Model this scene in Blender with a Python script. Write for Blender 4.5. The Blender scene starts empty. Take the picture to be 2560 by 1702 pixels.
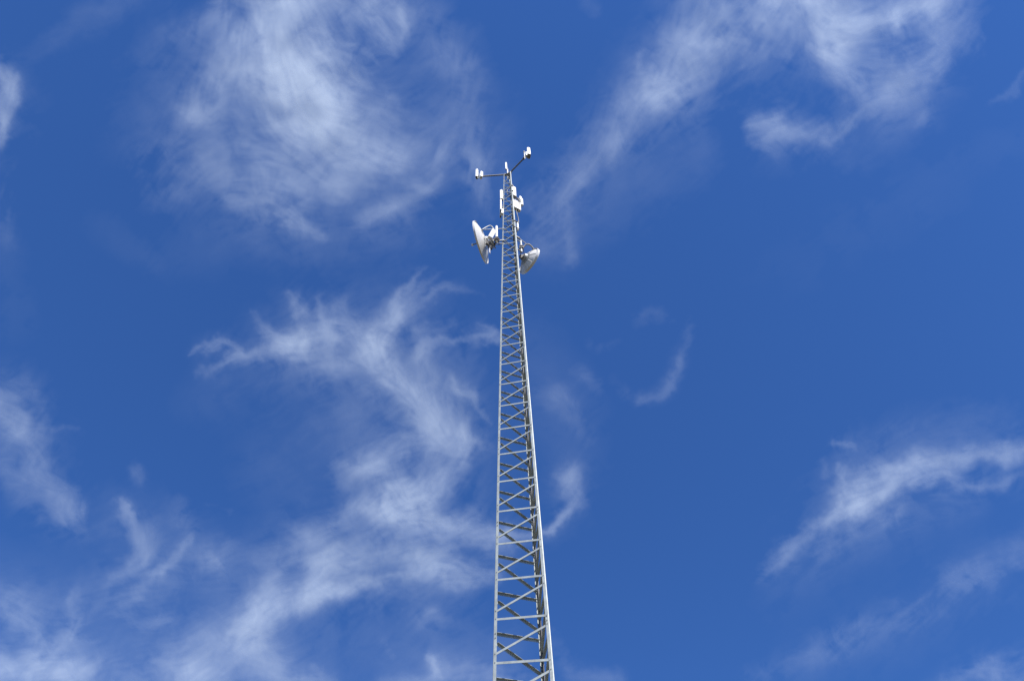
import bpy, bmesh, math, random
import numpy as np
from mathutils import Vector, Matrix

C = bpy.context.scene.collection
S = bpy.context.scene
R = math.radians

# ------------------------------------------------------------------ camera
F_PX, PITCH, ROLL = 2244.0, 1.0413, 0.0413          # focal length in units of a 2560 px wide frame
EYE = Vector((0, 0, 1.6))
fw = Vector((0, math.cos(PITCH), math.sin(PITCH)))
up = Vector((0, -math.sin(PITCH), math.cos(PITCH)))
rt = Vector((1, 0, 0))
cr, sr = math.cos(ROLL), math.sin(ROLL)
RT = rt * cr - up * sr
UP = rt * sr + up * cr
cam = bpy.data.cameras.new('camera')
co = bpy.data.objects.new('camera', cam); C.objects.link(co)
cam.sensor_width = 36; cam.lens = 36 * F_PX / 2560
cam.clip_start = 0.1; cam.clip_end = 2e5
co.matrix_world = Matrix(((RT.x, UP.x, -fw.x, EYE.x), (RT.y, UP.y, -fw.y, EYE.y), (RT.z, UP.z, -fw.z, EYE.z), (0, 0, 0, 1)))
S.camera = co

# ------------------------------------------------------------------ daylight
SUN_EL, SUN_AZ = R(47), R(25)                        # azimuth from straight behind the camera, towards the right
sd = Vector((math.sin(SUN_AZ) * math.cos(SUN_EL), -math.cos(SUN_AZ) * math.cos(SUN_EL), math.sin(SUN_EL)))
W = bpy.data.worlds.new('World'); S.world = W; W.use_nodes = True
nt = W.node_tree
sky = nt.nodes.new('ShaderNodeTexSky'); sky.sky_type = 'NISHITA'; sky.sun_disc = False
sky.sun_elevation = SUN_EL; sky.sun_rotation = math.atan2(sd.x, sd.y)
sky.air_density = 1.0; sky.dust_density = 0.0; sky.ozone_density = 10.0; sky.altitude = 2000
bg = nt.nodes['Background']; bg.inputs['Strength'].default_value = 0.0955
hs = nt.nodes.new('ShaderNodeHueSaturation'); hs.inputs['Saturation'].default_value = 1.097; hs.inputs['Hue'].default_value = .5066
nt.links.new(sky.outputs[0], hs.inputs['Color']); nt.links.new(hs.outputs[0], bg.inputs['Color'])
sl = bpy.data.lights.new('sun', 'SUN'); sl.energy = 5.0; sl.angle = R(0.53); sl.color = (1, .955, .90)
so = bpy.data.objects.new('sun', sl); C.objects.link(so); so.location = (40, -30, 60)
so.rotation_euler = (-sd).to_track_quat('-Z', 'Y').to_euler()
S.view_settings.view_transform = 'Standard'; S.view_settings.look = 'None'
S.view_settings.exposure = 1.1; S.view_settings.gamma = 1
S.cycles.transparent_max_bounces = 16

# ------------------------------------------------------------------ helpers
def mat(name, col, rough=.5, metal=0., var=.0, scale=6., bump=0.):
    m = bpy.data.materials.new(name); m.use_nodes = True
    t = m.node_tree; b = t.nodes['Principled BSDF']
    b.inputs['Roughness'].default_value = rough; b.inputs['Metallic'].default_value = metal
    b.inputs['Base Color'].default_value = (*col, 1)
    if var:
        tc = t.nodes.new('ShaderNodeTexCoord'); n = t.nodes.new('ShaderNodeTexNoise')
        n.inputs['Scale'].default_value = scale; n.inputs['Detail'].default_value = 6; n.inputs['Roughness'].default_value = .65
        t.links.new(tc.outputs['Object'], n.inputs['Vector'])
        r = t.nodes.new('ShaderNodeValToRGB')
        r.color_ramp.elements[0].position = .3; r.color_ramp.elements[1].position = .7
        r.color_ramp.elements[0].color = (*[c * (1 - var) for c in col], 1)
        r.color_ramp.elements[1].color = (*[min(1, c * (1 + var)) for c in col], 1)
        t.links.new(n.outputs['Fac'], r.inputs[0]); t.links.new(r.outputs[0], b.inputs['Base Color'])
        if bump:
            bp = t.nodes.new('ShaderNodeBump'); bp.inputs['Strength'].default_value = bump; bp.inputs['Distance'].default_value = .01
            t.links.new(n.outputs['Fac'], bp.inputs['Height']); t.links.new(bp.outputs[0], b.inputs['Normal'])
    return m
M = dict(
    galv=mat('galvanised_steel', (.262, .288, .280), .5, .1, .24, 7, .15),
    galv2=mat('dull_galvanised_steel', (.25, .26, .26), .55, .15, .15, 14),
    bolt=mat('weathered_bolts', (.13, .125, .12), .6, .3, .2, 30),
    pipe=mat('weathered_pipe', (.20, .19, .17), .6, .2, .2, 8),
    white=mat('white_paint', (.72, .72, .705), .4, 0, .11, 7),
    radome=mat('white_radome', (.74, .74, .725), .45, 0, .09, 6),
    dish=mat('dish_white', (.51, .50, .485), .42, 0, .09, 4),
    grey=mat('grey_casting', (.15, .15, .14), .5, .3, .12, 12),
    dark=mat('dark_clamp', (.09, .085, .08), .6, .3, .2, 20),
    cable=mat('black_cable', (.020, .021, .023), .6, 0, .2, 20),
    ground=mat('dry_grass', (.070, .062, .038), .95, 0, .4, .35, .3),
    concrete=mat('concrete', (.36, .35, .33), .9, 0, .12, 4, .2),
)

def link(name, bm, m, parent=None, smooth=False, recalc=True):
    """one mesh object from a bmesh given in world coordinates"""
    if recalc: bmesh.ops.recalc_face_normals(bm, faces=bm.faces)
    me = bpy.data.meshes.new(name); bm.to_mesh(me); bm.free()
    for x in (m if isinstance(m, (list, tuple)) else [m]): me.materials.append(x)
    if smooth:
        for p in me.polygons: p.use_smooth = True
        try: me.set_sharp_from_angle(angle=R(40))
        except Exception: pass
    o = bpy.data.objects.new(name, me); C.objects.link(o)
    if parent:
        o.parent = parent; o.matrix_parent_inverse = parent.matrix_world.inverted()
    return o
def tag(o, label=None, cat=None, group=None, kind=None):
    if label: o['label'] = label
    if cat: o['category'] = cat
    if group: o['group'] = group
    if kind: o['kind'] = kind
    return o
def thing(name, loc, label, cat, group=None):
    o = bpy.data.objects.new(name, None); C.objects.link(o); o.empty_display_size = .1
    o.location = loc; o.matrix_world = Matrix.Translation(loc)
    return tag(o, label, cat, group)
def V(*a): return Vector(a)
def frame_of(d, hint=V(0, 0, 1)):
    d = d.normalized()
    if abs(d.dot(hint)) > .98: hint = V(1, 0, 0)
    x = hint.cross(d).normalized(); y = d.cross(x)
    return x, y, d
def tube(bm, pts, r, n=10, cap=True, mi=0):
    """round bar along a polyline; r is one radius or one per point"""
    pts = [Vector(p) for p in pts]
    rs = r if isinstance(r, (list, tuple)) else [r] * len(pts)
    rings = []; x0 = None
    for i, p in enumerate(pts):
        d = (pts[min(i + 1, len(pts) - 1)] - pts[max(i - 1, 0)]).normalized()
        if x0 is None: x0, y, _ = frame_of(d)
        else:
            x0 = (x0 - d * x0.dot(d)).normalized(); y = d.cross(x0)
        y = d.cross(x0)
        rings.append([bm.verts.new(p + (x0 * math.cos(2 * math.pi * k / n) + y * math.sin(2 * math.pi * k / n)) * rs[i]) for k in range(n)])
    for a, b in zip(rings, rings[1:]):
        for k in range(n):
            f = bm.faces.new((a[k], a[(k + 1) % n], b[(k + 1) % n], b[k])); f.material_index = mi
    if cap:
        bm.faces.new(rings[0][::-1]).material_index = mi; bm.faces.new(rings[-1]).material_index = mi
def prism(bm, prof, p, q, x, y, prof2=None, mi=0):
    """extrude a profile [(a,b)..] given in axes x,y from p to q"""
    A = [bm.verts.new(p + x * a + y * b) for a, b in prof]
    B = [bm.verts.new(q + x * a + y * b) for a, b in (prof2 or prof)]
    n = len(A)
    for k in range(n):
        bm.faces.new((A[k], A[(k + 1) % n], B[(k + 1) % n], B[k])).material_index = mi
    bm.faces.new(A[::-1]).material_index = mi; bm.faces.new(B).material_index = mi
def box(bm, c, x, y, z, sx, sy, sz, bev=0., mi=0):
    vs = []
    for k in (-1, 1):
        for j in (-1, 1):
            for i in (-1, 1):
                vs.append(bm.verts.new(c + x * (i * sx / 2) + y * (j * sy / 2) + z * (k * sz / 2)))
    fs = [bm.faces.new([vs[i] for i in f]) for f in ((0, 2, 3, 1), (4, 5, 7, 6), (0, 1, 5, 4), (2, 6, 7, 3), (0, 4, 6, 2), (1, 3, 7, 5))]
    for f in fs: f.material_index = mi
    if bev:
        es = list({e for f in fs for e in f.edges})
        bmesh.ops.bevel(bm, geom=es, offset=bev, segments=2, affect='EDGES', profile=.6)
def lathe(bm, prof, o, axis, n=48, mi=0):
    """prof = [(radius, distance along the axis)]"""
    x, y, a = frame_of(axis)
    rings = []
    for r, d in prof:
        if r < 1e-5: rings.append([bm.verts.new(o + a * d)])
        else: rings.append([bm.verts.new(o + a * d + (x * math.cos(2 * math.pi * k / n) + y * math.sin(2 * math.pi * k / n)) * r) for k in range(n)])
    for p, q in zip(rings, rings[1:]):
        for k in range(n):
            k2 = (k + 1) % n
            if len(p) == 1 and len(q) == 1: continue
            if len(p) == 1: f = bm.faces.new((p[0], q[k2], q[k]))
            elif len(q) == 1: f = bm.faces.new((p[k], p[k2], q[0]))
            else: f = bm.faces.new((p[k], p[k2], q[k2], q[k]))
            f.material_index = mi
def at(px, py, Y):
    """world point on the upright plane y=Y seen at a place of the 2560x1702 frame"""
    d = fw * F_PX + RT * (px - 1280) + UP * (851 - py)
    return EYE + d * (Y / d.y)
def ease(pts, n=6):
    """smooth curve through points"""
    P = [Vector(p) for p in pts]; P = [P[0] * 2 - P[1]] + P + [P[-1] * 2 - P[-2]]
    out = []
    for i in range(1, len(P) - 2):
        a, b, c, d = P[i - 1:i + 3]
        for k in range(n):
            t = k / n
            out.append(.5 * ((2 * b) + (c - a) * t + (2 * a - 5 * b + 4 * c - d) * t * t + (3 * b - a - 3 * c + d) * t ** 3))
    return out + [P[-2]]
Z = V(0, 0, 1)

# ------------------------------------------------------------------ ground
bm = bmesh.new()
rr = [0, 4, 12, 40, 120, 400, 1500, 6000, 25000, 60000]; rings = [[bm.verts.new((0, 10.56, 0))]]
for r in rr[1:]:
    rings.append([bm.verts.new((r * math.cos(2 * math.pi * k / 64), 10.56 + r * math.sin(2 * math.pi * k / 64), 0)) for k in range(64)])
for p, q in zip(rings, rings[1:]):
    for k in range(64):
        k2 = (k + 1) % 64
        bm.faces.new((p[0], q[k], q[k2]) if len(p) == 1 else (p[k], q[k], q[k2], p[k2]))
tag(link('ground', bm, M['ground']), 'dry grassy ground around the foot of the tower', None, None, 'structure')

# ------------------------------------------------------------------ lattice tower
H = .813; ZK0 = 8.7895 + EYE.z; TH = .4052; X0, D0 = .0615, 10.5593
KT, KB = 25.05, -12.55
ANG = dict(FL=math.pi + math.pi / 6 - TH, FR=-math.pi / 6 - TH, B=math.pi / 2 - TH)
def flange(k): return .062 - .0010 * max(k, -8)
def mid(k): return flange(k) * .5 + .015              # bolt line, measured from the sharp corner
def corner(leg, k):
    w = .8504 - .025 * k + 2 * mid(k)
    a = ANG[leg]
    return V(X0 + .0016 * k + w / math.sqrt(3) * math.cos(a), D0 + w / math.sqrt(3) * math.sin(a), ZK0 + k * H)
FACES = [('FL', 'FR'), ('FR', 'B'), ('B', 'FL')]      # (left, right) seen from outside
def face_axes(l, r, k=0):
    e = corner(r, k) - corner(l, k); e.z = 0; e.normalize()
    return e, V(e.y, -e.x, 0)                         # along the face, outward
TL = .005                                             # leg plate thickness
tower = thing('lattice_tower', V(X0 + .0016 * KB, D0, .25), 'tall three-legged galvanised steel lattice tower tapering up into the sky', 'tower')
def leg_mesh(leg):
    bm = bmesh.new()
    e1 = e2 = None
    for l, r in FACES:
        e, n = face_axes(l, r)
        if l == leg: e1, n1 = e, n                    # flange towards the right neighbour
        if r == leg: e2, n2 = -e, n
    # two plates folded at sixty degrees with a rounded bend, one closed profile per level
    m = (e1 + e2).normalized()
    RB = .013
    def ring(k):
        b = flange(k) + .008; c = corner(leg, k)
        cen = c + m * (RB / math.sin(R(30)))
        a1 = math.atan2(n1.y, n1.x); a2 = math.atan2(n2.y, n2.x)
        d = (a2 - a1 + math.pi) % (2 * math.pi) - math.pi
        arc = [V(math.cos(a1 + d * i / 8), math.sin(a1 + d * i / 8), 0) for i in range(9)]
        return ([c + e1 * b] + [cen + u * RB for u in arc] + [c + e2 * b, c + e2 * b - n2 * TL]
                + [cen + u * (RB - TL) for u in arc[::-1]] + [c + e1 * b - n1 * TL])
    ks = [KB, KT]
    R0 = [[bm.verts.new(v) for v in ring(k)] for k in ks]
    N = len(R0[0])
    for a, b in zip(R0, R0[1:]):
        for i in range(N):
            bm.faces.new((a[i], a[(i + 1) % N], b[(i + 1) % N], b[i]))
    bm.faces.new(R0[0][::-1]); bm.faces.new(R0[-1])
    o = link('leg', bm, M['galv'], tower, True)
    # bolt heads on the outside of both plates; the ones large enough to see are parts of their own
    rest = bmesh.new()
    def head(k, e, n, off, r, near):
        c = corner(leg, k) + e * off
        if near:
            bb = bmesh.new(); tube(bb, [c - n * .002, c + n * .007], r, 6); link('bolt', bb, M['bolt'], o)
        else: tube(rest, [c - n * .002, c + n * .0045], r, 6)
    for k in range(-12, 26):
        for (e, n, ds) in ((e1, n1, (0, .19)), (e2, n2, (-1 / 3, -1 / 3 - .20))):
            for d in ds:
                near = -1.2 < k + d < 12.6 and n.y < -.5
                if KB + .1 < k + d < KT - .1: head(k + d, e, n, mid(k), .0068, near)
    for j in range(-4, 9):
        k = .6 + 3 * j
        for (e, n) in ((e1, n1), (e2, n2)):
            for q in (-.05, .05):
                if KB < k < KT - .3: head(k + q, e, n, mid(k), .0095, -1.2 < k < 12.6 and n.y < -.5)
    tag(link('bolts', rest, M['bolt'], o), None, None, None, 'stuff')
    # inner splice plate, bent like the leg, at each joint of two leg sections
    for j in range(-4, 9):
        k = .6 + 3 * j
        if not KB + .3 < k < KT - .4: continue
        sp = bmesh.new(); b = flange(k) * .92; w = RB / math.sin(R(30))
        c = corner(leg, k)
        off = TL + .0015
        prof = [c + e1 * b - n1 * off, c + m * (off / math.sin(R(30)) + .004), c + e2 * b - n2 * off, c + e2 * b - n2 * (off + .004), c + m * (off / math.sin(R(30)) + .012), c + e1 * b - n1 * (off + .004)]
        prism(sp, [((v - c).x, (v - c).y) for v in prof], c - Z * .11, c + Z * .11, V(1, 0, 0), V(0, 1, 0))
        link('splice_plate', sp, M['galv2'], o)
    return o
for leg in ('FL', 'FR', 'B'): leg_mesh(leg)
def angle_bar(bm, p, q, n, b, t=.004):
    d = (q - p).normalized(); u = n.cross(d)
    if u.z < 0: u = -u
    # upright plate in the face, shelf along its upper edge pointing inwards, cut back at the ends
    prism(bm, [(0, -b / 2), (0, b / 2), (-t, b / 2), (-t, -b / 2)], p, q, n, u)
    cut = min(.036, (q - p).length * .2)
    prism(bm, [(-t, b / 2 - t), (-t, b / 2), (-b, b / 2), (-b, b / 2 - t)], p + d * cut, q - d * cut, n, u)
def bar_ends(l, r, kl, kr):
    e, n = face_axes(l, r)
    p = corner(l, kl) + e * (mid(kl) - .016) - n * (TL + .0015)
    q = corner(r, kr) - e * (mid(kr) - .016) - n * (TL + .0015)
    return p, q, n
low = bmesh.new()
for k in range(-12, 26):
    b = .040 - .0008 * max(k, -6)
    for l, r in FACES:
        kind = (('horizontal_brace', k, k - 1 / 3), ('diagonal_brace', k + .19, k + 1 - 1 / 3 - .20))
        for name, kl, kr in kind:
            if max(kl, kr) > KT - .1 or min(kl, kr) < KB + .1: continue
            p, q, n = bar_ends(l, r, kl, kr)
            if name[0] == 'd': n2 = n; p, q = p - n * .005, q - n * .005
            if k < -1: angle_bar(low, p, q, n, b)
            else:
                bb = bmesh.new(); angle_bar(bb, p, q, n, b); link(name, bb, M['galv'], tower)
tag(link('lower_bracing', low, M['galv'], tower), None, None, None, 'stuff')
# top plate closing the mast
bm = bmesh.new()
cs = [corner(l, KT) for l in ('FL', 'FR', 'B')]; cen = sum(cs, V(0, 0, 0)) / 3
prism(bm, [((c - cen).x * .9, (c - cen).y * .9) for c in cs], cen + Z * .004, cen + Z * .016, V(1, 0, 0), V(0, 1, 0))
link('top_plate', bm, M['galv2'], tower)
bm = bmesh.new(); box(bm, V(X0, D0, .15), V(1, 0, 0), V(0, 1, 0), Z, 2.6, 2.6, .5, .02)
tag(link('concrete_foundation', bm, M['concrete']), 'square concrete foundation block under the tower legs', 'foundation')

# ------------------------------------------------------------------ things fixed to the mast
XA, YA = V(1, 0, 0), V(0, 1, 0)
def axes(az):
    n = V(math.sin(R(az)), -math.cos(R(az)), 0)
    return n, V(-n.y, n.x, 0)                          # facing, sideways (to the viewer's right)
def cap_box(bm, c, x, y, sx, sy, z0, z1, r):
    """upright body with rounded vertical corners"""
    prof = []
    for cx, cy, a0 in ((1, 1, 0), (-1, 1, 90), (-1, -1, 180), (1, -1, 270)):
        for a in (0, 30, 60, 90):
            prof.append((cx * (sx / 2 - r) + r * math.cos(R(a0 + a)), cy * (sy / 2 - r) + r * math.sin(R(a0 + a))))
    lo, hi = V(c.x, c.y, z0), V(c.x, c.y, z1)
    s = .9
    prism(bm, prof, lo, hi, x, y)
    prism(bm, [(a * s, b * s) for a, b in prof], hi + Z * .0005, hi + Z * .012, x, y, [(a * .7, b * .7) for a, b in prof])
def panel(name, label, cat, px, pyt, pyb, Y, w, d, az, pipe=None, group=None, clamp_to=None, cable=True):
    """white panel antenna: radome, bottom end cap with connectors, clamps"""
    n, x = axes(az)
    a, b = at(px, pyt, Y), at(px, pyb, Y)
    z0, z1 = b.z, a.z
    f = (a + b) / 2; c = V(f.x, f.y, 0) - n * d / 2
    t = thing(name, V(c.x, c.y, z0), label, cat, group)
    bm = bmesh.new(); cap_box(bm, c, x, n, w, d, z0 + .012, z1 - .012, min(w, d) * .32); link('radome', bm, M['radome'], t, True)
    bm = bmesh.new(); cap_box(bm, c, x, n, w * .94, d * .94, z0, z0 + .011, min(w, d) * .3)
    link('end_cap', bm, M['grey'], t)
    for s in (-.25, .25):
        bm = bmesh.new(); tube(bm, [V(c.x, c.y, z0) + x * w * s - Z * .035, V(c.x, c.y, z0) + x * w * s], .011, 8)
        link('connector', bm, M['dark'], t)
    for q in (.2, .8):
        bm = bmesh.new()
        p = V(c.x, c.y, z0 + (z1 - z0) * q) - n * d / 2
        e = p - n * .05
        if clamp_to is not None: e = V(clamp_to.x, clamp_to.y, p.z)
        tube(bm, [p + n * .004, e], .013, 8)
        box(bm, p - n * .012, x, n, Z, .05, .02, .05, .003)
        box(bm, e, x, n, Z, .05, .045, .035, .006)
        link('clamp', bm, M['grey'], t)
    return t, c, z0, z1
def radio(name, label, px, py, Y, w, d, h, az, group=None):
    """finned outdoor radio unit"""
    n, x = axes(az); c = at(px, py, Y)
    t = thing(name, c - Z * h / 2, label, 'radio unit', group)
    bm = bmesh.new(); box(bm, c, x, n, Z, w, d, h, .012); link('housing', bm, M['white'], t)
    bm = bmesh.new()
    for i in range(6): box(bm, c - n * (d / 2 + .011) + x * w * (-.4 + .16 * i), x, n, Z, .005, .026, h * .86)
    link('cooling_fins', bm, M['white'], t)
    for s in (-.25, .25):
        bm = bmesh.new(); tube(bm, [c - Z * (h / 2 + .03) + x * w * s, c - Z * h / 2 + x * w * s], .012, 8)
        link('connector', bm, M['dark'], t)
    return t, c
def wire(name, label, pts, r=.0085, group=None, m='cable'):
    bm = bmesh.new(); tube(bm, ease(pts, 5), r, 7)
    return tag(link(name, bm, M[m], None, True), label, 'cable', group)

ZT = ZK0 + KT * H + .055
P0 = V(X0 + .045, D0, ZT)
# --- mast top: two booms, and an omni antenna between them
def boom(label, end, r=.027):
    d = (end - P0).normalized()
    t = thing('boom_arm', P0, label, 'boom arm', 'boom arms on the mast top')
    bm = bmesh.new(); tube(bm, [P0 - d * .06, end], r, 14); link('pipe', bm, M['pipe'], t, True)
    s = Z.cross(d)
    for q in (.03, .115):
        bm = bmesh.new(); box(bm, P0 + d * q - Z * .005, d, s, Z, .035, .085, .075, .006); link('clamp', bm, M['dark'], t)
    bm = bmesh.new(); box(bm, end - d * .03, d, s, Z, .07, .075, .075, .008); link('end_bracket', bm, M['dark'], t)
    bm = bmesh.new(); tube(bm, [end - Z * .16, end + Z * .50], .021, 12); link('upright', bm, M['galv2'], t, True)
    return t
EL = P0 + V(-1.04, .03, .0)
ER = P0 + V(.575, -.575, 0)
boom('weathered boom arm reaching left from the mast top', EL)
boom('weathered boom arm reaching up to the right from the mast top', ER)
panel('sector_antenna', 'slim white panel antenna at the outer end of the left boom', 'antenna', 1191, 422.5, 440, 10.52, .085, .13, -14, group='panel antennas', clamp_to=EL)
radio('radio_unit', 'small white radio unit beside the panel antenna on the left boom', 1203, 438, 10.50, .085, .12, .46, 28, group='radio units')
panel('sector_antenna', 'white panel antenna at the outer end of the right boom', 'antenna', 1322.5, 368.5, 384.5, ER.y - .11, .12, .19, 12, group='panel antennas', clamp_to=ER)
radio('radio_unit', 'small white radio unit beside the panel antenna on the right boom', 1315.5, 386.5, ER.y - .03, .06, .09, .30, 20, group='radio units')
t = thing('omni_antenna', P0 + V(-.03, .02, 0), 'white upright omni antenna standing on the mast top', 'antenna')
b0 = P0 + V(-.02, .03, 0)
zt = at(1270, 407, 10.58).z; zm = at(1270, 424, 10.58).z
bm = bmesh.new(); tube(bm, [b0 - Z * .3, b0 + Z * (zm - b0.z + .12)], .022, 12); link('support_pipe', bm, M['white'], t, True)
o2 = b0 + V(-.042, -.02, 0)
bm = bmesh.new(); tube(bm, [V(o2.x, o2.y, zm), V(o2.x, o2.y, zm + .04), V(o2.x, o2.y, zt - .18), V(o2.x, o2.y, zt - .05), V(o2.x, o2.y, zt)], [.030, .036, .036, .028, .012], 14)
link('radome', bm, M['radome'], t, True)
bm = bmesh.new(); box(bm, (b0 + o2) / 2 + Z * (zm - b0.z + .05), XA, YA, Z, .075, .05, .05, .006)
box(bm, V(o2.x, o2.y, zm - .02), XA, YA, Z, .05, .05, .04, .006); link('clamp', bm, M['dark'], t)

# --- left side of the mast
FLt = corner('FL', 22)
panel('sector_antenna', 'white panel antenna clamped outside the left leg, the upper of the two there', 'antenna', 1252.3, 474, 496, 10.50, .088, .10, -16, group='panel antennas', clamp_to=corner('FL', 22.6))
panel('sector_antenna', 'grey shaded panel antenna edge-on outside the left leg, the lower of the two there', 'antenna', 1249.6, 509, 534, 10.47, .30, .05, -84, group='panel antennas', clamp_to=corner('FL', 21))
radio('radio_unit', 'white radio unit between the left leg and the lower shaded panel antenna', 1254.6, 530, 10.47, .085, .10, .33, 10, group='radio units')

# --- right side of the mast
panel('sector_antenna', 'widest white panel antenna outside the right leg, above the equipment cabinet', 'antenna', 1286.3, 466.5, 488.5, 10.50, .15, .11, 31, group='panel antennas', clamp_to=corner('FR', 22.8))
n, x = axes(32)
a, b = at(1291.3, 501.5, 10.57), at(1291.3, 520.3, 10.57)
zc, hc = (a.z + b.z) / 2, a.z - b.z; cc = V((a.x + b.x) / 2, (a.y + b.y) / 2, zc) - n * .05
t = thing('equipment_cabinet', cc - Z * hc / 2, 'large white equipment cabinet bolted outside the right leg', 'cabinet')
bm = bmesh.new(); box(bm, cc, x, n, Z, .315, .10, hc, .008); link('body', bm, M['white'], t)
bm = bmesh.new(); box(bm, cc + n * .055, x, n, Z, .29, .012, hc * .95, .004); link('door', bm, M['white'], t)
bm = bmesh.new()
box(bm, cc - Z * (hc / 2 + .004), x, n, Z, .26, .07, .010)
for i in (-.09, 0, .09): tube(bm, [cc + x * i - Z * (hc / 2 + .05), cc + x * i - Z * hc / 2], .018, 10)
link('gland_plate', bm, M['grey'], t)
cf = corner('FR', 21.2)
for q in (-.3, .3):
    p = cc - x * .155 + Z * q * hc
    bm = bmesh.new(); tube(bm, [p, V(cf.x, cf.y, p.z) + V(-.02, .05, 0)], .02, 8); link('mounting_rail', bm, M['grey'], t)
# stand-off arm with a small antenna behind the cabinet
s0, s1, s2 = at(1280, 486, 10.46), at(1291, 494, 10.60), at(1300, 504, 10.74)
t = panel('sector_antenna', 'narrow white panel antenna on a dark stand-off arm behind the right edge of the cabinet', 'antenna', 1307, 496.5, 512, 10.76, .075, .08, 55, group='panel antennas', clamp_to=s2)[0]
bm = bmesh.new(); tube(bm, [s0, s1, s2], .022, 10); link('standoff_arm', bm, M['pipe'], t, True)
bm = bmesh.new(); tube(bm, [s0 + Z * -.03, s0 + Z * .03], .05, 10); link('clamp', bm, M['dark'], t)
bm = bmesh.new(); box(bm, s2, XA, YA, Z, .06, .06, .08, .01); link('clamp', bm, M['dark'], t)
bm = bmesh.new(); tube(bm, [s2 - Z * .2, s2 + Z * .25], .018, 10); link('upright', bm, M['galv2'], t, True)
radio('radio_unit', 'white radio unit just behind the top right corner of the equipment cabinet', 1300.3, 497, 10.76, .075, .09, .26, 35, group='radio units')

# --- dishes
def dish(label, c, n, rad, dep, shroud, feed, ribs):
    """reflector seen from behind; n is where it points"""
    t = thing('dish_antenna', c - n * dep, label, 'dish antenna', 'dish antennas')
    prof = []
    N = 14
    for i in range(N + 1):
        r = rad * i / N; prof.append((r, -dep * (1 - (r / rad) ** 2) - .012))
    prof += [(rad + .018, -.012), (rad + .018, .004), (rad + .004, .006)]
    for i in range(N, -1, -1):
        r = rad * i / N; prof.append((r, -dep * (1 - (r / rad) ** 2) + .002))
    bm = bmesh.new(); lathe(bm, prof, c, n, 64); link('reflector', bm, M['dish'], t, True)
    bm = bmesh.new()
    rim = [(rad + .019, -.03), (rad + .026, -.03), (rad + .028, shroud), (rad + .012, shroud), (rad + .012, .0065)]
    lathe(bm, rim, c, n, 64); link('rim', bm, M['dish'], t, True)
    bm = bmesh.new(); tube(bm, [c - n * (dep - .01), c + n * feed], .020, 12); o = link('feed', bm, M['galv2'], t, True)
    bm = bmesh.new(); tube(bm, [c + n * (feed - .002), c + n * (feed + .05)], .042, 14); link('feed_cap', bm, M['white'], o, True)
    bm = bmesh.new(); lathe(bm, [(0, -dep - .075), (.10, -dep - .075), (.115, -dep - .06), (.13, -dep - .008), (.2, -dep + .010), (.2, -dep + .02)], c, n, 32)
    link('hub', bm, M['galv2'], t, True)
    s = Z.cross(n)
    for k in range(ribs):                              # radial stiffening ribs pressed on the back
        bm = bmesh.new()
        a = R(45 * k + 22)
        u = s * math.cos(a) + Z * math.sin(a)
        pts = []
        for i in range(7):
            r = rad * (.22 + .72 * i / 6)
            pts.append(c + u * r - n * (dep * (1 - (r / rad) ** 2) + .014))
        tube(bm, pts, .007, 6); link('rib', bm, M['dish'], t, True)
    return t, s
nL = V(-.96, .27, 0).normalized(); cL = at(1201, 606, 10.58)
tL, sL = dish('large white dish antenna facing left, left of the mast', cL, nL, .615, .17, .02, .22, 0)
mp = at(1241.5, 582, 10.36)                            # upright of the left dish mount
zt, zb = at(1241.5, 567, 10.36).z, at(1241.5, 604, 10.36).z
bm = bmesh.new(); tube(bm, [V(mp.x, mp.y, zb), V(mp.x, mp.y, zt)], .036, 14)
link('mount_pipe', bm, M['white'], tL, True)
vL = cL - nL * .245                                    # behind the hub
zm = at(1236, 603, 10.40).z
bm = bmesh.new()
pm = V(mp.x, mp.y, zm)
lx = (pm - V(vL.x, vL.y, zm)); ld = lx.length; lx.normalize(); ly = Z.cross(lx)
mc = V((vL.x + pm.x) / 2, (vL.y + pm.y) / 2, zm)
for s in (-.11, .11): box(bm, mc + ly * s * .6, lx, ly, Z, ld + .12, .016, .11, .004)
for q in (-.07, .07):
    box(bm, pm + Z * q, lx, ly, Z, .12, .13, .05, .008)
box(bm, V(vL.x, vL.y, zm) + lx * .02, lx, ly, Z, .05, .26, .26, .01)
box(bm, mc - Z * .07, lx, ly, Z, .10, .20, .03, .006)
link('mount_bracket', bm, M['dark'], tL)
bm = bmesh.new(); tube(bm, [mc + lx * -.06 - Z * .16 + ly * .10, mc + lx * .1 - Z * .16 + ly * -.1], .018, 8); link('adjusting_rod', bm, M['galv2'], tL)
bm = bmesh.new(); tube(bm, [mc - Z * .13 + ly * .15, mc - Z * .13 - ly * .15], .018, 8); link('adjusting_rod', bm, M['galv2'], tL)
bm = bmesh.new()                                       # bent tube from the rim to the upright
tube(bm, ease([at(1206, 574, 10.22), at(1215, 568.5, 10.24), at(1224, 564.5, 10.28), at(1229.5, 566.5, 10.31), at(1234, 573, 10.35)], 5), .017, 10)
link('stay_frame', bm, M['galv2'], tL, True); bm = bmesh.new()
tube(bm, [at(1205.5, 574, 10.22), at(1207, 590, 10.36), at(1217, 604, 10.44)], .016, 8)
link('stay_frame', bm, M['galv2'], tL, True)
bm = bmesh.new(); tube(bm, [at(1204, 574.2, 10.22), at(1262, 571.5, 10.50)], .014, 8); link('side_strut', bm, M['galv2'], tL, True)
bm = bmesh.new(); tube(bm, [at(1241, 601.5, 10.36), at(1260, 601, 10.50)], .024, 10); link('mount_arm', bm, M['galv2'], tL, True)
bm = bmesh.new(); tube(bm, [at(1241, 607.5, 10.37), at(1262, 610, 10.55)], .016, 8)
link('mount_arm', bm, M['galv2'], tL, True)
nn, xx = axes(40)
ca = at(1229.5, 586, 10.33)
t = thing('radio_unit', ca, 'white box-shaped radio unit behind the large left dish', 'radio unit', 'radio units')
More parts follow.
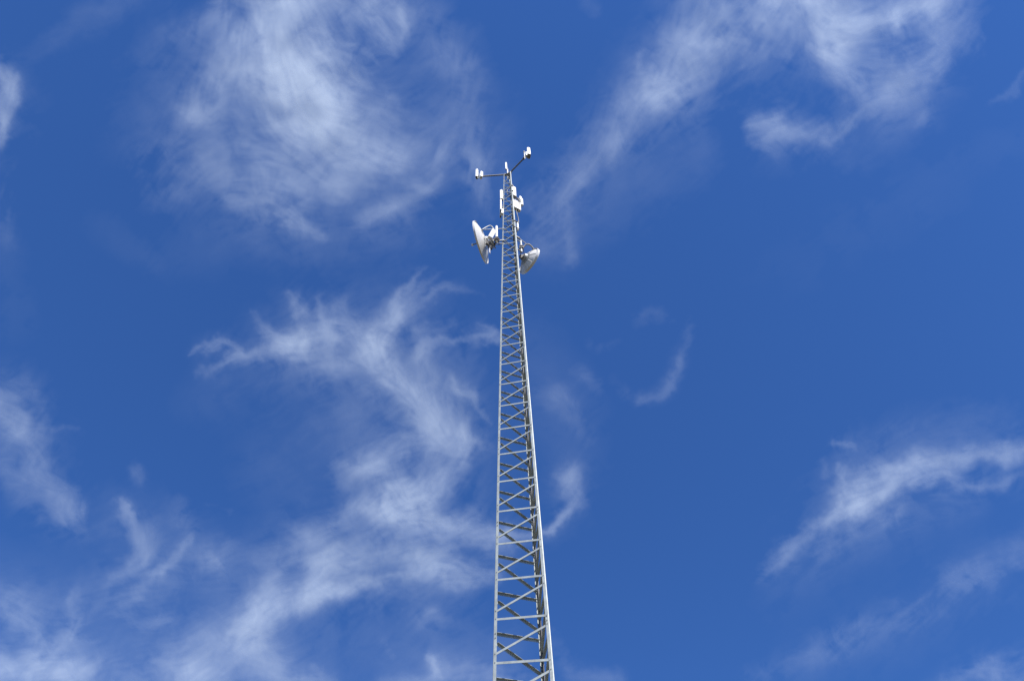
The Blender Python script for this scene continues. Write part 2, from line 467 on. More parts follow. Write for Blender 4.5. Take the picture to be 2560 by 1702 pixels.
ax = (at(1237.5, 571, 10.28) - at(1222, 599, 10.40)).normalized(); ay = nn - ax * nn.dot(ax); ay.normalize(); az_ = ax.cross(ay)
bm = bmesh.new(); box(bm, ca, az_, ay, ax, .13, .11, .37, .02); link('housing', bm, M['white'], t)
bm = bmesh.new()
for i in range(5): box(bm, ca - ay * .064 + az_ * (-.05 + .025 * i), az_, ay, ax, .004, .02, .30)
link('cooling_fins', bm, M['white'], t)
# lower white plate on the back of the dish
bm = bmesh.new(); box(bm, at(1224.5, 625, 10.50), nL, sL, Z, .02, .05, .42, .004); link('back_plate', bm, M['dish'], tL)

nR = V(.77, .63, 0).normalized(); cR = at(1323, 652.5, 10.83)
tR, sR = dish('smaller white dish antenna facing away to the right, right of the mast', cR, nR, .395, .15, .045, .04, 8)
vR = cR - nR * .225
fr = corner('FR', 16.6)
zR = vR.z
pr = V(fr.x + .10, fr.y + .09, zR)
bm = bmesh.new(); tube(bm, [pr - Z * .30, pr + Z * .45], .030, 12); link('mount_pipe', bm, M['galv2'], tR, True)
lx = (pr - vR); ld = lx.length; lx.normalize(); ly = Z.cross(lx)
bm = bmesh.new()
for s in (-.05, .05): box(bm, (vR + pr) / 2 + ly * s, lx, ly, Z, ld + .08, .014, .09, .003)
for q in (-.06, .06): box(bm, pr + Z * q, lx, ly, Z, .10, .11, .045, .006)
box(bm, vR + lx * .01, lx, ly, Z, .04, .2, .2, .008)
link('mount_bracket', bm, M['dark'], tR)
for q in (-.25, .38):
    bm = bmesh.new(); tube(bm, [pr + Z * q, V(fr.x - .01, fr.y + .01, zR + q)], .018, 8); link('mount_arm', bm, M['galv2'], tR, True)
bm = bmesh.new()
tube(bm, ease([at(1302, 629, 10.58), at(1308, 619, 10.54), at(1315, 611.5, 10.50), at(1322, 611, 10.50), at(1329, 616, 10.55), at(1335, 625, 10.62)], 5), .021, 10)
link('stay_frame', bm, M['pipe'], tR, True)
bm = bmesh.new(); tube(bm, [at(1284, 588, 10.44), at(1299, 596.5, 10.45)], .030, 10); link('side_strut', bm, M['pipe'], tR, True)
bm = bmesh.new(); tube(bm, [at(1298, 596, 10.45), at(1318, 611.5, 10.50)], .012, 8)
link('side_strut', bm, M['pipe'], tR, True)
bm = bmesh.new(); box(bm, at(1334, 625.5, 10.64), nR, sR, Z, .06, .05, .09, .006); link('stay_clamp', bm, M['dark'], tR)

# --- stand-off pipe on the right leg and its clamps
a, b = at(1294.8, 557.5, 10.44), at(1294.8, 575, 10.44)
t = thing('standoff_pipe', b, 'short white upright pipe clamped outside the right leg between cabinet and right dish', 'pipe')
bm = bmesh.new(); tube(bm, [b, V(b.x, b.y, a.z)], .028, 12); link('pipe', bm, M['white'], t, True)
fz = corner('FR', 19)
for q in (.06, .52):
    bm = bmesh.new(); tube(bm, [V(b.x + .03, b.y, b.z + q), V(fz.x - .04, fz.y - .0, b.z + q)], .022, 8); box(bm, V(b.x, b.y, b.z + q), XA, YA, Z, .075, .075, .06, .008); link('clamp', bm, M['dark'], t)

# --- feeder cables up the back leg
eBL = (corner('FL', 0) - corner('B', 0)); eBL.z = 0; eBL.normalize()
eBR = (corner('FR', 0) - corner('B', 0)); eBR.z = 0; eBR.normalize()
mB = (eBL + eBR).normalized()
rnd = random.Random(4)
g = 'black feeder cables along the back leg'
tops = [22.9, 21.4, 24.3]
for i in range(3):
    pts = []
    k = -12.3
    while k < tops[i]:
        f = flange(k) / .062
        pts.append(corner('B', k) + mB * (.026 + .010 * (i % 2)) * f + eBR * (.004 + .021 * i) * f + V(rnd.uniform(-.003, .003), rnd.uniform(-.003, .003), 0))
        k += .5
    bm = bmesh.new(); tube(bm, pts, .0125, 8)
    tag(link('feeder_cable', bm, M['cable'], None, True), 'black feeder cable clipped along the inside of the back leg', 'cable', g)
for k in range(-12, 24):
    f = flange(k) / .062
    c = corner('B', k - .12) + mB * .032 * f + eBR * .026 * f
    bm = bmesh.new(); box(bm, c + mB * .022 * f, eBR, mB, Z, .085 * f, .010, .045, .002)
    tag(link('cable_clamp', bm, M['galv']), 'bright steel clamp holding the feeder cables to the back leg', 'clamp', 'cable clamps up the back leg')
# loose jumper cables near the top
B22, B20 = corner('B', 22.5) + mB * .04, corner('B', 20.5) + mB * .05
gl = cc - Z * (hc / 2 + .045)
wire('jumper_cable', 'black cable hanging from under the white cabinet down the right leg', [gl + x * .0, gl - Z * .25 + V(.03, .05, 0), at(1296, 548, 10.52), at(1296, 562, 10.50), at(1291, 582, 10.50), corner('FR', 18.2) + V(-.02, .12, 0), corner('B', 17) + mB * .08], .014)
wire('jumper_cable', 'black cable curving inside the mast below the cabinet', [gl - x * .09, gl - x * .12 - Z * .2, at(1281, 545, 10.52), at(1272, 551, 10.50), at(1268, 557, 10.52), at(1275, 566, 10.60), B20 - Z * .8], .012)
wire('jumper_cable', 'black cable looping across the mast behind the upper panels', [at(1282, 492, 10.46), at(1277, 488, 10.48), at(1270, 487, 10.50), at(1268, 478, 10.52), at(1275, 470, 10.56), B22 + Z * .6], .013)
wire('jumper_cable', 'black cable sagging under the left boom to the mast top', [EL - Z * .10 + V(.05, 0, 0), EL + V(.2, 0, -.05), P0 + V(-.55, .02, -.037), P0 + V(-.2, .01, -.037), P0 + V(-.02, 0, -.25), B22 + Z * 1.4], .008)
wire('jumper_cable', 'black cable running along the right boom to the mast top', [ER - Z * .10, P0 + (ER - P0) * .7 - Z * .05, P0 + (ER - P0) * .3 - Z * .045, P0 + V(.02, -.01, -.2), B22 + Z * 1.2], .010)
wire('jumper_cable', 'brown-black cable looping beside the small antenna over the cabinet', [at(1306, 513, 10.72), at(1303, 518, 10.70), at(1299, 512, 10.62), at(1297, 503, 10.58), at(1292, 498, 10.55), at(1284, 499, 10.50)], .012)
wire('jumper_cable', 'black cable from the large left dish across to the mast', [ca - Z * .2, mc - Z * .22, at(1240, 612, 10.40), at(1250, 611, 10.48), at(1262, 606, 10.56), corner('B', 18) + mB * .06], .010)

# ------------------------------------------------------------------ shapes of the clouds
# ---- cirrus: (group) -> strokes [points x,y ...], widths, strengths, authored in the 2560x1702 frame
CL = {
'big':[
 ([700,-90,715,100,745,225,835,310,950,350],[105,100,98,72,50],[.30,.31,.40,.26,.12]),
 ([700,150,765,225,830,285],[55,62,44],[.18,.30,.14]),
 ([880,-80,950,35,990,105],[60,46,22],[.26,.25,.20]),
 ([985,-60,1003,50,1006,110],[18,15,8],[.22,.24,.12]),
 ([860,118,905,130,955,158],[9,10,6],[.08,.16,.12]),
 ([620,40,545,180,500,285],[36,42,34],[.12,.22,.21]),
 ([455,280,500,294,555,288],[14,16,20],[.05,.17,.10]),
 ([760,320,890,380,1010,395,1085,345],[50,44,40,30],[.12,.17,.16,.07]),
 ([880,210,960,280,1040,330],[34,32,28],[.08,.11,.07]),
 ([425,430,550,415,690,435,830,450],[48,56,58,48],[.10,.16,.17,.13]),
 ([560,500,665,508,735,553,812,590],[18,22,15,8],[.08,.17,.18,.10]),
 ([690,540,720,560,735,590],[12,8,6],[.10,.10,.04]),
 ([830,470,900,480,960,500],[28,28,18],[.10,.10,.06]),
 ([900,562,1005,505,1075,435,1112,372],[20,24,18,12],[.12,.21,.17,.08]),
 ([1050,40,1140,190,1160,330,1170,420],[45,42,36,28],[.03,.06,.07,.08]),
 ([1168,395,1200,465,1222,535],[13,20,13],[.10,.12,.05]),
 ([700,240,820,300,900,360],[220,200,150],[.03,.05,.04]),
],
'band':[
 ([1990,-80,1870,45,1760,135,1660,215,1560,310,1480,385,1400,450,1330,520],[85,78,64,54,46,38,34,36],[.30,.32,.30,.28,.20,.17,.13,.08]),
 ([1770,-60,1790,30,1760,110],[26,30,22],[.16,.20,.12]),
 ([1740,-50,1710,90,1670,170],[34,34,26],[.14,.18,.12]),
 ([1606,145,1628,195,1650,240,1720,238],[11,20,26,20],[.10,.20,.22,.10]),
 ([1990,-70,2040,60,2085,105],[60,48,34],[.26,.30,.26]),
 ([2060,105,2180,64,2310,8,2440,-60],[30,25,22,24],[.28,.34,.30,.26]),
 ([2110,20,2240,10,2330,-30],[50,48,40],[.20,.18,.18]),
 ([2060,120,2100,185,2140,235],[36,30,25],[.22,.20,.18]),
 ([2150,245,2255,222,2330,150,2360,60],[28,38,36,40],[.12,.15,.12,.08]),
 ([2200,110,2290,110,2380,30],[70,70,60],[.06,.08,.06]),
 ([1560,340,1450,450,1380,540],[24,22,26],[.10,.12,.08]),
 ([1424,520,1426,600,1412,662],[15,14,12],[.05,.10,.10]),
 ([1330,500,1350,610],[26,34],[.05,.05]),
 ([2100,330,2200,260,2270,200],[14,20,20],[.04,.08,.06]),
 ([2318,250,2314,290,2296,315],[12,16,10],[.06,.14,.06]),
],
'comma':[
 ([1895,325,1945,325,2010,342,2080,340,2125,312,2150,275],[24,32,28,18,12,8],[.20,.30,.24,.22,.16,.06]),
 ([1850,362,1890,325,1940,300],[15,18,14],[.07,.10,.08]),
 ([1925,365,1945,395],[18,12],[.14,.06]),
 ([1940,255,1990,275],[14,18],[.05,.06]),
],
'edge':[
 ([-30,165,14,212,12,275,-16,350],[22,18,18,18],[.26,.36,.24,.22]),
 ([-20,250,-5,330],[16,20],[.2,.2]),
 ([5,420,12,600],[24,20],[.03,.05]),
],
'swirl':[
 ([500,938,548,922,585,896,650,882,718,862,800,850],[9,11,13,17,30,38],[.05,.12,.22,.22,.24,.22]),
 ([486,882,530,866,566,862,602,876],[8,9,9,9],[.08,.14,.16,.06]),
 ([706,736,733,780,752,830,760,870],[8,16,22,22],[.14,.20,.20,.14]),
 ([786,740,800,790,832,835,870,890],[12,14,18,22],[.10,.16,.18,.14]),
 ([632,790,672,830,720,865],[6,14,18],[.06,.12,.16]),
 ([845,775,880,820,910,880],[18,22,24],[.08,.14,.16]),
 ([700,890,800,905,900,935,980,960],[22,28,28,24],[.08,.13,.14,.10]),
 ([900,842,938,872,962,915,995,960,1040,1012,1080,1060],[22,30,22,20,34,40],[.20,.40,.40,.28,.20,.18]),
 ([965,850,985,782,1002,735,1040,692,1062,672],[18,18,11,8,5],[.26,.30,.20,.14,.05]),
 ([935,835,960,800],[25,22],[.2,.16]),
 ([1000,800,1070,745,1150,718,1205,735],[12,10,8,7],[.10,.12,.08,.03]),
 ([1010,760,1060,715,1110,680],[9,8,6],[.10,.08,.03]),
 ([1020,905,1050,875,1110,856,1180,850,1245,848],[12,13,10,11,14],[.10,.16,.17,.18,.22]),
 ([1195,815,1225,838,1255,862],[7,14,14],[.06,.18,.10]),
 ([1040,830,1120,815],[16,14],[.08,.05]),
 ([1035,905,1060,985,1095,1060,1130,1105],[28,38,46,46],[.16,.18,.22,.20]),
 ([1160,1085,1168,1115,1130,1165,1080,1210,1020,1245,960,1275],[18,22,26,32,36,40],[.14,.24,.22,.24,.28,.26]),
 ([1112,930,1130,972,1178,990,1196,1028,1222,1058],[8,12,10,8,8],[.08,.20,.24,.18,.10]),
 ([1130,990,1150,1060,1165,1100],[18,18,16],[.12,.14,.10]),
 ([838,1172,890,1168,960,1200,1010,1232],[18,26,30,28],[.14,.20,.18,.14]),
 ([895,1200,960,1140,1040,1110],[30,40,50],[.10,.12,.14]),
 ([860,1290,905,1255,985,1250,1050,1275],[12,26,34,34],[.08,.20,.28,.24]),
 ([1040,1260,1110,1300,1190,1328,1262,1345],[28,28,24,20],[.18,.24,.24,.24]),
 ([1010,1270,1100,1340,1200,1350],[30,40,34],[.08,.08,.08]),
 ([1262,1348,1330,1336,1385,1316,1412,1280,1425,1240,1422,1190],[13,12,10,13,24,24],[.20,.24,.30,.26,.26,.16]),
 ([1400,1190,1440,1190],[20,20],[.08,.06]),
 ([1170,1130,1200,1110,1225,1130],[8,8,7],[.10,.10,.03]),
],
'wave':[
 ([610,1585,700,1522,780,1496,850,1474,910,1452,990,1432,1080,1432,1160,1452,1240,1440],[30,30,25,20,17,15,20,20,16],[.20,.32,.36,.40,.34,.26,.22,.20,.14]),
 ([640,1540,660,1470,700,1415],[30,28,26],[.14,.18,.10]),
 ([790,1470,800,1410,815,1370],[34,34,24],[.14,.24,.14]),
 ([810,1400,880,1412,960,1400,1030,1388,1110,1408,1170,1440],[30,28,24,26,30,26],[.22,.22,.22,.24,.20,.16]),
 ([1020,1352,1045,1385],[8,18],[.06,.16]),
 ([720,1368,790,1332,850,1308],[18,20,14],[.10,.14,.08]),
 ([940,1325,920,1370],[8,14],[.08,.08]),
 ([700,1400,900,1420,1100,1440],[70,70,60],[.06,.08,.06]),
 ([630,1570,560,1612,500,1660,440,1720],[48,50,56,56],[.16,.18,.16,.16]),
 ([600,1590,650,1640,700,1700,760,1750],[34,38,40,40],[.10,.18,.22,.2]),
 ([310,1710,420,1690,540,1700],[40,40,40],[.10,.14,.12]),
 ([745,1712,790,1692,830,1716],[18,18,16],[.12,.20,.10]),
 ([1020,1575,1065,1540,1120,1556],[14,18,18],[.05,.12,.06]),
 ([1070,1635,1088,1652,1096,1690],[5,11,11],[.12,.24,.12]),
 ([960,1600,975,1640],[8,8],[.05,.05]),
 ([960,1730,1080,1700,1160,1680,1240,1700,1320,1715],[24,26,28,22,20],[.14,.16,.14,.14,.10]),
 ([1390,1590,1420,1680,1540,1700],[20,20,20],[.02,.06,.06]),
],
'leftmass':[
 ([-40,985,25,1045,70,1075],[44,46,30],[.20,.24,.10]),
 ([20,1000,80,1110,110,1180,165,1260,200,1330],[50,36,30,30,18],[.08,.12,.20,.20,.14]),
 ([60,960,100,1000],[24,18],[.05,.05]),
 ([0,1150,60,1220,130,1290],[30,34,26],[.07,.08,.06]),
 ([130,1070,200,1068],[8,5],[.07,.04]),
 ([220,1260,205,1300],[9,16],[.1,.1]),
],
'twin':[
 ([312,1254,326,1300,345,1350,340,1400,305,1440,255,1475],[9,14,19,20,13,8],[.24,.26,.22,.20,.18,.06]),
 ([322,1256,345,1310],[4,4],[.12,.06]),
 ([478,1332,462,1365,428,1410,370,1455,300,1515],[5,7,8,10,12],[.10,.18,.18,.14,.10]),
 ([445,1270,465,1310,470,1340],[18,16,12],[.05,.08,.06]),
 ([390,1330,380,1390,400,1420],[20,22,18],[.05,.09,.08]),
 ([490,1395,530,1402,560,1380],[16,24,20],[.06,.14,.10]),
 ([540,1400,535,1440],[18,12],[.10,.08]),
 ([340,1180,345,1195],[10,9],[.08,.06]),
 ([525,1270,570,1282],[6,6],[.04,.05]),
 ([300,1545,360,1555,420,1548],[14,12,8],[.06,.07,.10]),
 ([180,1490,172,1560,140,1630,90,1680],[10,13,20,26],[.10,.14,.14,.10]),
 ([250,1500,330,1470,400,1480],[40,40,40],[.04,.05,.04]),
],
'corner':[
 ([-50,1665,30,1668,110,1690,190,1740],[40,38,40,40],[.34,.38,.34,.3]),
 ([150,1700,205,1668,250,1650],[30,24,14],[.22,.24,.12]),
 ([0,1500,50,1530,80,1570,70,1620],[30,32,24,24],[.08,.14,.10,.10]),
 ([90,1560,150,1660],[60,70],[.05,.08]),
],
'streak':[
 ([1900,1440,1935,1404,1985,1366,2040,1330,2095,1290,2140,1262],[11,17,19,18,15,17],[.07,.16,.20,.22,.28,.34]),
 ([2110,1230,2150,1232,2200,1216,2262,1192,2310,1164,2380,1148,2470,1136,2540,1128,2620,1105],[13,26,25,22,20,17,15,16,18],[.20,.30,.30,.30,.32,.30,.24,.28,.28]),
 ([2140,1285,2200,1240,2280,1196],[11,13,13],[.20,.20,.12]),
 ([2105,1175,2112,1205,2122,1240],[7,11,12],[.08,.14,.12]),
 ([2130,1190,2160,1180,2220,1180],[8,9,9],[.08,.07,.05]),
 ([2085,1098,2115,1104,2136,1122],[4,6,4],[.08,.14,.05]),
 ([2056,1150,2062,1190],[7,6],[.04,.06]),
 ([2360,1180,2400,1208,2460,1216,2540,1190,2610,1180],[9,12,11,9,9],[.10,.16,.15,.08,.10]),
 ([2200,1295,2235,1290,2250,1265],[8,10,6],[.07,.10,.05]),
 ([2060,1380,2120,1340],[16,14],[.06,.05]),
],
'faintband':[
 ([1880,1690,2040,1628,2190,1572,2320,1505,2420,1450,2520,1405,2640,1330],[22,28,32,38,32,30,28],[.04,.07,.09,.08,.10,.09,.10]),
 ([2060,1590,2140,1570],[24,20],[.03,.04]),
],
'lowright':[
 ([2330,1735,2400,1690,2470,1680,2540,1700,2620,1690],[16,18,20,20,20],[.08,.12,.14,.10,.10]),
 ([2450,1668,2500,1690],[10,10],[.1,.1]),
 ([2480,1660,2560,1640,2620,1620],[18,18,18],[.04,.06,.06]),
],
'hook':[
 ([1592,800,1612,784,1640,786,1668,806],[8,9,9,7],[.05,.10,.09,.03]),
 ([1728,780,1722,850,1700,905,1675,955,1650,985,1605,1000],[8,8,8,8,9,9],[.02,.10,.14,.14,.14,.08]),
 ([1540,960,1600,990],[14,12],[.03,.06]),
],
'tuft':[
 ([1345,985,1400,1000,1435,1050,1465,1100],[17,17,14,14],[.06,.08,.07,.04]),
 ([1430,920,1470,950,1510,985],[8,8,6],[.04,.07,.03]),
 ([1480,860,1530,850],[12,10],[.04,.04]),
],
'veil':[
 ([-60,1480,180,1590,430,1660,720,1700],[110,110,100,90],[.05,.09,.10,.08]),
 ([230,1290,410,1400,600,1440],[80,85,70],[.04,.08,.06]),
 ([690,1160,880,1060,1080,950],[100,105,90],[.04,.08,.06]),
 ([800,1330,1000,1330,1200,1375],[60,65,60],[.06,.09,.08]),
 ([430,640,640,570,880,610,1050,560],[80,80,80,70],[.02,.04,.04,.04]),
 ([1140,120,1190,330,1220,480],[70,70,50],[.05,.06,.04]),
 ([1320,880,1400,1030,1440,1200],[80,80,60],[.03,.045,.03]),
 ([480,1010,640,930,820,880],[60,60,60],[.02,.05,.06]),
 ([1740,360,1560,480,1380,620],[60,70,70],[.05,.05,.03]),
 ([2120,350,2240,250,2360,90],[70,75,70],[.05,.07,.06]),
 ([2130,120,2220,190,2280,230],[40,45,45],[.08,.08,.06]),
 ([1950,1480,2150,1330,2400,1240],[60,70,60],[.03,.05,.04]),
 ([2100,1130,2300,1080,2500,1050],[40,50,50],[.03,.05,.05]),
 ([1880,1720,2180,1600,2500,1420],[60,70,70],[.02,.04,.045]),
 ([900,1640,1080,1620,1240,1640],[60,70,60],[.05,.07,.06]),
 ([350,330,470,200,560,60],[90,80,70],[.03,.04,.04]),
 ([-30,500,30,800],[60,60],[.03,.02]),
],
'topleft':[
 ([60,135,160,75,250,30,360,-30],[20,22,24,24],[.03,.07,.08,.07]),
 ([320,180,400,110,480,60,560,10],[22,28,30,34],[.03,.06,.08,.08]),
 ([250,560,330,620,380,660],[40,30,20],[.025,.03,.03]),
],
'rightwisps':[
 ([2485,252,2515,232,2560,190,2620,150],[7,7,9,10],[.07,.12,.12,.1]),
 ([1460,-10,1490,20],[16,14],[.08,.08]),
 ([1850,700,2100,560,2350,420,2600,330],[40,50,50,40],[.015,.025,.03,.03]),
 ([1900,820,2150,620,2400,500],[40,40,40],[.012,.02,.02]),
],
}
PEAK=.88
GAIN = {'streak':(1.32,1.22),'big':(1.10,1.09),'wave':(1.0,1.3),'band':(1.05,.96),'rightwisps':(1.2,.6),'hook':(1.5,.66),'faintband':(1.1,.75),'swirl':(1.05,1.12),'twin':(1.3,.88),'tuft':(1.5,.75),'lowright':(1.2,1.),'topleft':(1.3,.9)}
HOLES = {
'big':[([1030,130,985,185,950,232,905,262],[30,32,24,14],[.75,.8,.7,.4]),([850,560,930,505,1000,470],[20,24,20],[.5,.55,.4]),
 ([600,20,480,170,420,290],[40,44,40],[.6,.6,.6]),([1020,330,1060,300,1080,240],[24,30,30],[.45,.5,.5]),([620,310,660,345],[16,16],[.35,.35]),([905,318,960,325],[22,22],[.45,.45])],
'swirl':[([880,1310,960,1345,1020,1350],[20,22,16],[.6,.6,.5]),([1010,870,1020,940],[14,14],[.6,.5]),([1100,930,1090,880],[18,18],[.4,.4])],
'wave':[([1150,1380,1215,1400],[24,24],[.8,.8]),([880,1435,960,1425,1010,1415],[10,11,8],[.5,.55,.4]),([560,1470,620,1420],[26,20],[.5,.5]),([900,1570,1000,1570],[40,40],[.7,.7])],
'band':[([1905,60,1885,120],[7,8],[.6,.5]),([1960,190,2010,170,2060,230],[34,34,26],[.6,.7,.5]),([1760,270,1850,230],[16,18],[.3,.3])],
}
def hsh(ix,iy,s):
    n=(ix.astype(np.int64)*374761393+iy.astype(np.int64)*668265263+s*982451653)&0x7fffffff
    n=(n^(n>>13))*1274126177&0x7fffffff
    n=(n^(n>>16))*668265263&0x7fffffff
    return ((n^(n>>15))&0xffff)/65535.0
def vn(x,y,s):
    ix=np.floor(x);iy=np.floor(y);fx=x-ix;fy=y-iy
    fx=fx*fx*fx*(fx*(fx*6-15)+10);fy=fy*fy*fy*(fy*(fy*6-15)+10)
    a=hsh(ix,iy,s);b=hsh(ix+1,iy,s);c=hsh(ix,iy+1,s);d=hsh(ix+1,iy+1,s)
    return a+(b-a)*fx+(c-a)*fy+(a-b-c+d)*fx*fy
def fbm(x,y,s,o=4,g=.5):
    t=0;a=1;n=0
    for i in range(o):
        c,sn=np.cos(i*.9+s),np.sin(i*.9+s)
        t=t+a*vn(c*x-sn*y+17.3*i,sn*x+c*y-9.1*i,s+i*7);n+=a;a*=g;x=x*2.03;y=y*2.03
    return t/n-.5
def bil(A,x,y):
    h,w=A.shape
    x=np.clip(x,0,w-1.001);y=np.clip(y,0,h-1.001)
    ix=x.astype(np.int32);iy=y.astype(np.int32);fx=x-ix;fy=y-iy
    return (A[iy,ix]*(1-fx)+A[iy,ix+1]*fx)*(1-fy)+(A[iy+1,ix]*(1-fx)+A[iy+1,ix+1]*fx)*fy
def smooth_poly(p,w,a):
    p=np.array(p,float).reshape(-1,2);w=np.array(w,float);a=np.array(a,float)
    n=len(p)
    if n<3:
        t=np.linspace(0,1,5)
        return p[0]+(p[1]-p[0])*t[:,None],w[0]+(w[1]-w[0])*t,a[0]+(a[1]-a[0])*t
    P=np.vstack([2*p[0]-p[1],p,2*p[-1]-p[-2]]);out=[];W=[];A=[]
    for i in range(n-1):
        for t in np.arange(0,1,.25):
            q0,q1,q2,q3=P[i:i+4]
            out.append(.5*(2*q1+(q2-q0)*t+(2*q0-5*q1+4*q2-q3)*t*t+(3*q1-q0-3*q2+q3)*t**3))
            W.append(w[i]+(w[i+1]-w[i])*t);A.append(a[i]+(a[i+1]-a[i])*t)
    out.append(p[-1]);W.append(w[-1]);A.append(a[-1])
    return np.array(out),np.array(W),np.array(A)
def stroke_field(X,Y,st):
    """strength of one wisp and its local direction (double angle)"""
    p,w,a=smooth_poly(*st)
    best=np.zeros_like(X);cx=np.zeros_like(X);cy=np.zeros_like(X)
    m=3.2*w.max()
    x0,x1,y0,y1=p[:,0].min()-m,p[:,0].max()+m,p[:,1].min()-m,p[:,1].max()+m
    k=(X>x0)&(X<x1)&(Y>y0)&(Y<y1)
    if not k.any(): return best,cx,cy
    xs,ys=X[k],Y[k];b=np.zeros_like(xs);bx=np.zeros_like(xs);by=np.zeros_like(xs)
    for i in range(len(p)-1):
        d=p[i+1]-p[i];L2=d@d+1e-9
        tr=((xs-p[i,0])*d[0]+(ys-p[i,1])*d[1])/L2
        t=np.clip(tr,0,1)
        ww=w[i]+(w[i+1]-w[i])*t
        r2=(xs-p[i,0]-d[0]*t)**2+(ys-p[i,1]-d[1]*t)**2
        q=np.sqrt(r2)/ww
        v=(a[i]+(a[i+1]-a[i])*t)*np.exp(-.75*q**2.2)
        g=v>b
        b=np.where(g,v,b);th=np.arctan2(d[1],d[0])
        bx=np.where(g,np.cos(2*th),bx);by=np.where(g,np.sin(2*th),by)
    best[k]=b;cx[k]=bx*b;cy[k]=by*b
    return best,cx,cy
def build(step=2.5,mx=200,my=160):
    xs=np.arange(-mx,2560+mx+step,step);ys=np.arange(-my,1702+my+step,step)
    X,Y=np.meshgrid(xs,ys)
    # turbulent displacement of the wisps' outlines
    wx=30*fbm(X/420,Y/420,11,3)+60*fbm(X/120,Y/120,21,4,.6)
    wy=30*fbm(X/420,Y/420,31,3)+60*fbm(X/120,Y/120,41,4,.6)
    vx=44*fbm(X/52,Y/52,23,4,.62);vy=44*fbm(X/52,Y/52,43,4,.62)
    fx=np.zeros_like(X)+.02;fy=np.zeros_like(X)-.06
    D={}
    for g,sts in CL.items():
        T=np.zeros_like(X);gw,ga=GAIN.get(g,(1,1))
        for st in sts:
            st=(st[0],[v*gw for v in st[1]],[v*ga for v in st[2]])
            sc=np.clip(np.mean(st[1])/45.,.22,1.0)
            b,cx,cy=stroke_field(X+wx*sc+vx,Y+wy*sc+vy,st)
            T=T+b-T*b*.6
            fx+=cx;fy+=cy
        for st in HOLES.get(g,[]):
            b,_,_=stroke_field(X+wx*.6,Y+wy*.6,st); T=T*(1-b)
        D[g]=T
    th=.5*np.arctan2(fy,fx)+1.2*fbm(X/330,Y/330,51,3)+.9*fbm(X/90,Y/90,57,2)
    ux,uy=np.cos(th),np.sin(th)
    H,W=X.shape;gx,gy=np.meshgrid(np.arange(W,dtype=float),np.arange(H,dtype=float))
    def lic(N,L,n):
        acc=N.copy();tot=1.
        for sg in (1,-1):
            px,py=gx.copy(),gy.copy();lx,ly=sg*ux,sg*uy
            h=L/step/n
            for i in range(n):
                px=px+h*lx;py=py+h*ly
                nx=bil(ux,px,py);ny=bil(uy,px,py)
                f=np.where(nx*lx+ny*ly<0,-1.,1.);lx,ly=nx*f,ny*f
                w=np.cos((i+1)/(n+1)*np.pi/2)**2
                acc+=w*bil(N,px,py);tot+=w
        return acc/tot
    n1=fbm(X/13,Y/13,61,4,.65);n2=fbm(X/40,Y/40,71,4,.6);n3=fbm(X/150,Y/150,81,3)
    t0=lic(fbm(X/7.5,Y/7.5,66,2,.6),40,10);t1=lic(n1,26,6);t2=lic(n2,70,8)
    q1=fbm(X/95,Y/95,91,3);q2=fbm(X/95,Y/95,97,3)
    n4=fbm((X+90*q1)/70,(Y+90*q2)/70,101,6,.62)
    nz=lambda t:(t-t.mean())/t.std()
    T=nz(.20*nz(t0)+.24*nz(t1)+.34*nz(t2)+.55*nz(n3)+.78*nz(n4)+.10*nz(n1))
    def box(A,r,ax):
        r=max(1,int(r));n=A.shape[ax]
        c=np.cumsum(np.concatenate([np.zeros_like(A.take([0],ax)),A],ax),ax)
        i=np.arange(n);hi=np.minimum(i+r+1,n);l=np.maximum(i-r,0)
        return (c.take(hi,ax)-c.take(l,ax))/(2*r+1)
    def blur(A,r):
        for i in range(2): A=box(box(A,r/step,0),r/step,1)
        return A
    out={}
    for g,d in D.items():
        # thin parts are torn along the fibres, thick parts keep a soft body
        h=.48*d+.24*blur(d,18)+.31*blur(d,80)
        k=.07 if g in ('veil','rightwisps','topleft') else .18+.19*np.exp(-(h/.09)**2)
        e=np.clip(h*(1+k*T)-.004*np.clip(-T,0,2),0,None)
        e=PEAK*e*e/(e+.004)
        out[g]=.66*np.tanh(e/.66)
    return X,Y,out

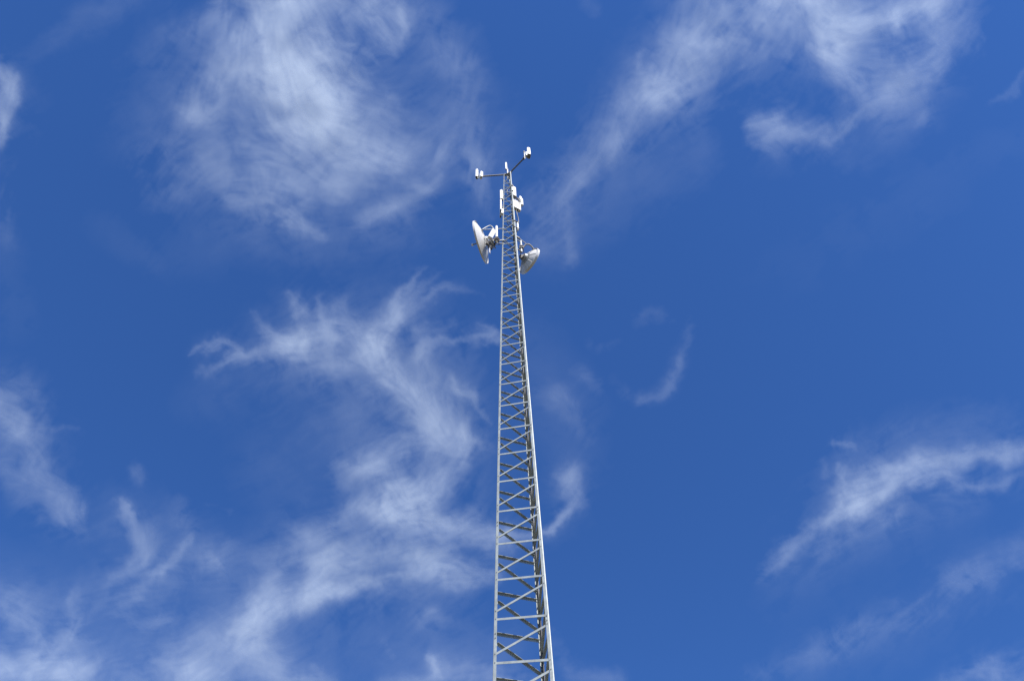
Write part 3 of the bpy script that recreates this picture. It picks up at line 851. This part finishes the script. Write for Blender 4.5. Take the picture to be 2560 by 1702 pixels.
# ------------------------------------------------------------------ cirrus, high sheets of ice cloud lit by the sun from above
cm = bpy.data.materials.new('ice_cloud'); cm.use_nodes = True
t = cm.node_tree; t.nodes.clear()
out = t.nodes.new('ShaderNodeOutputMaterial'); mix = t.nodes.new('ShaderNodeMixShader')
tr = t.nodes.new('ShaderNodeBsdfTransparent'); tl = t.nodes.new('ShaderNodeBsdfTranslucent'); at_ = t.nodes.new('ShaderNodeAttribute')
at_.attribute_name = 'cloudiness'; tl.inputs['Color'].default_value = (.335, .385, .42, 1)
t.links.new(at_.outputs['Fac'], mix.inputs[0]); t.links.new(tr.outputs[0], mix.inputs[1]); t.links.new(tl.outputs[0], mix.inputs[2])
t.links.new(mix.outputs[0], out.inputs['Surface'])
INFO = {
 'big': ('largest white cirrus cloud, broad and feathery, upper left of the mast top', 8000),
 'band': ('long cirrus band sweeping down from the top right towards the mast top', 8500),
 'comma': ('small comma-shaped white cloud under the top right cirrus band', 8200),
 'edge': ('small bright cloud wisp cut by the left edge near the top', 8300),
 'swirl': ('branching swirl of cirrus wisps left of the mast middle, curling behind it', 8700),
 'wave': ('wave-shaped cirrus streak low left of the mast reaching the bottom edge', 8100),
 'leftmass': ('soft slanting cloud patch at the left edge below the middle', 8400),
 'twin': ('pair of thin hooked cloud wisps low on the left', 8600),
 'corner': ('thick white cloud filling the bottom left corner', 8050),
 'streak': ('bright bent cirrus streak at the lower right edge', 8250),
 'faintband': ('broad faint cloud band rising to the right below the bright streak', 8900),
 'lowright': ('small thin cloud at the bottom right corner', 8350),
 'hook': ('faint thin hook-shaped wisps just right of the mast middle', 8750),
 'tuft': ('small ragged faint cloud just right of the mast middle, left of the hook-shaped wisps', 8650),
 'veil': ('faint broad veil of thin cloud between the brighter wisps', 9200),
 'topleft': ('very faint slanting cloud bands in the top left corner', 9000),
 'rightwisps': ('barely visible thin wisps along the right side of the sky', 8950),
}
X, Y, DEN = build(2.5)
bump = 260 * fbm(X / 260, Y / 260, 131, 3)
dx = X - 1280; dy = 851 - Y
DX = fw.x * F_PX + RT.x * dx + UP.x * dy
DY = fw.y * F_PX + RT.y * dx + UP.y * dy
DZ = fw.z * F_PX + RT.z * dx + UP.z * dy
EPS = .004
for g, d in DEN.items():
    a = np.clip(d - EPS, 0, 1)
    m = a > 0
    q = m[:-1, :-1] | m[1:, :-1] | m[:-1, 1:] | m[1:, 1:]
    if not q.any(): continue
    used = np.zeros_like(m); used[:-1, :-1] |= q; used[1:, :-1] |= q; used[:-1, 1:] |= q; used[1:, 1:] |= q
    idx = np.full(m.shape, -1, np.int64); idx[used] = np.arange(used.sum())
    s = (INFO[g][1] + bump[used] - EYE.z) / DZ[used]
    co_ = np.stack([DX[used] * s, DY[used] * s, DZ[used] * s + EYE.z], 1)
    cen = co_.mean(0); co_ = co_ - cen
    iy, ix = np.nonzero(q)
    f = np.stack([idx[iy, ix], idx[iy + 1, ix], idx[iy + 1, ix + 1], idx[iy, ix + 1]], 1).astype(np.int32)
    me = bpy.data.meshes.new('cirrus_cloud')
    me.vertices.add(len(co_)); me.vertices.foreach_set('co', co_.astype(np.float32).ravel())
    me.loops.add(f.size); me.loops.foreach_set('vertex_index', f.ravel())
    me.polygons.add(len(f)); me.polygons.foreach_set('loop_start', np.arange(0, f.size, 4, dtype=np.int32))
    me.polygons.foreach_set('use_smooth', np.ones(len(f), bool))
    at2 = me.attributes.new('cloudiness', 'FLOAT', 'POINT'); at2.data.foreach_set('value', a[used].astype(np.float32))
    me.update(calc_edges=True); me.materials.append(cm)
    o = bpy.data.objects.new('cirrus_cloud', me); C.objects.link(o); o.location = cen
    tag(o, INFO[g][0], 'cloud', 'cirrus clouds across the sky', 'stuff' if g in ('topleft', 'rightwisps', 'veil') else None)
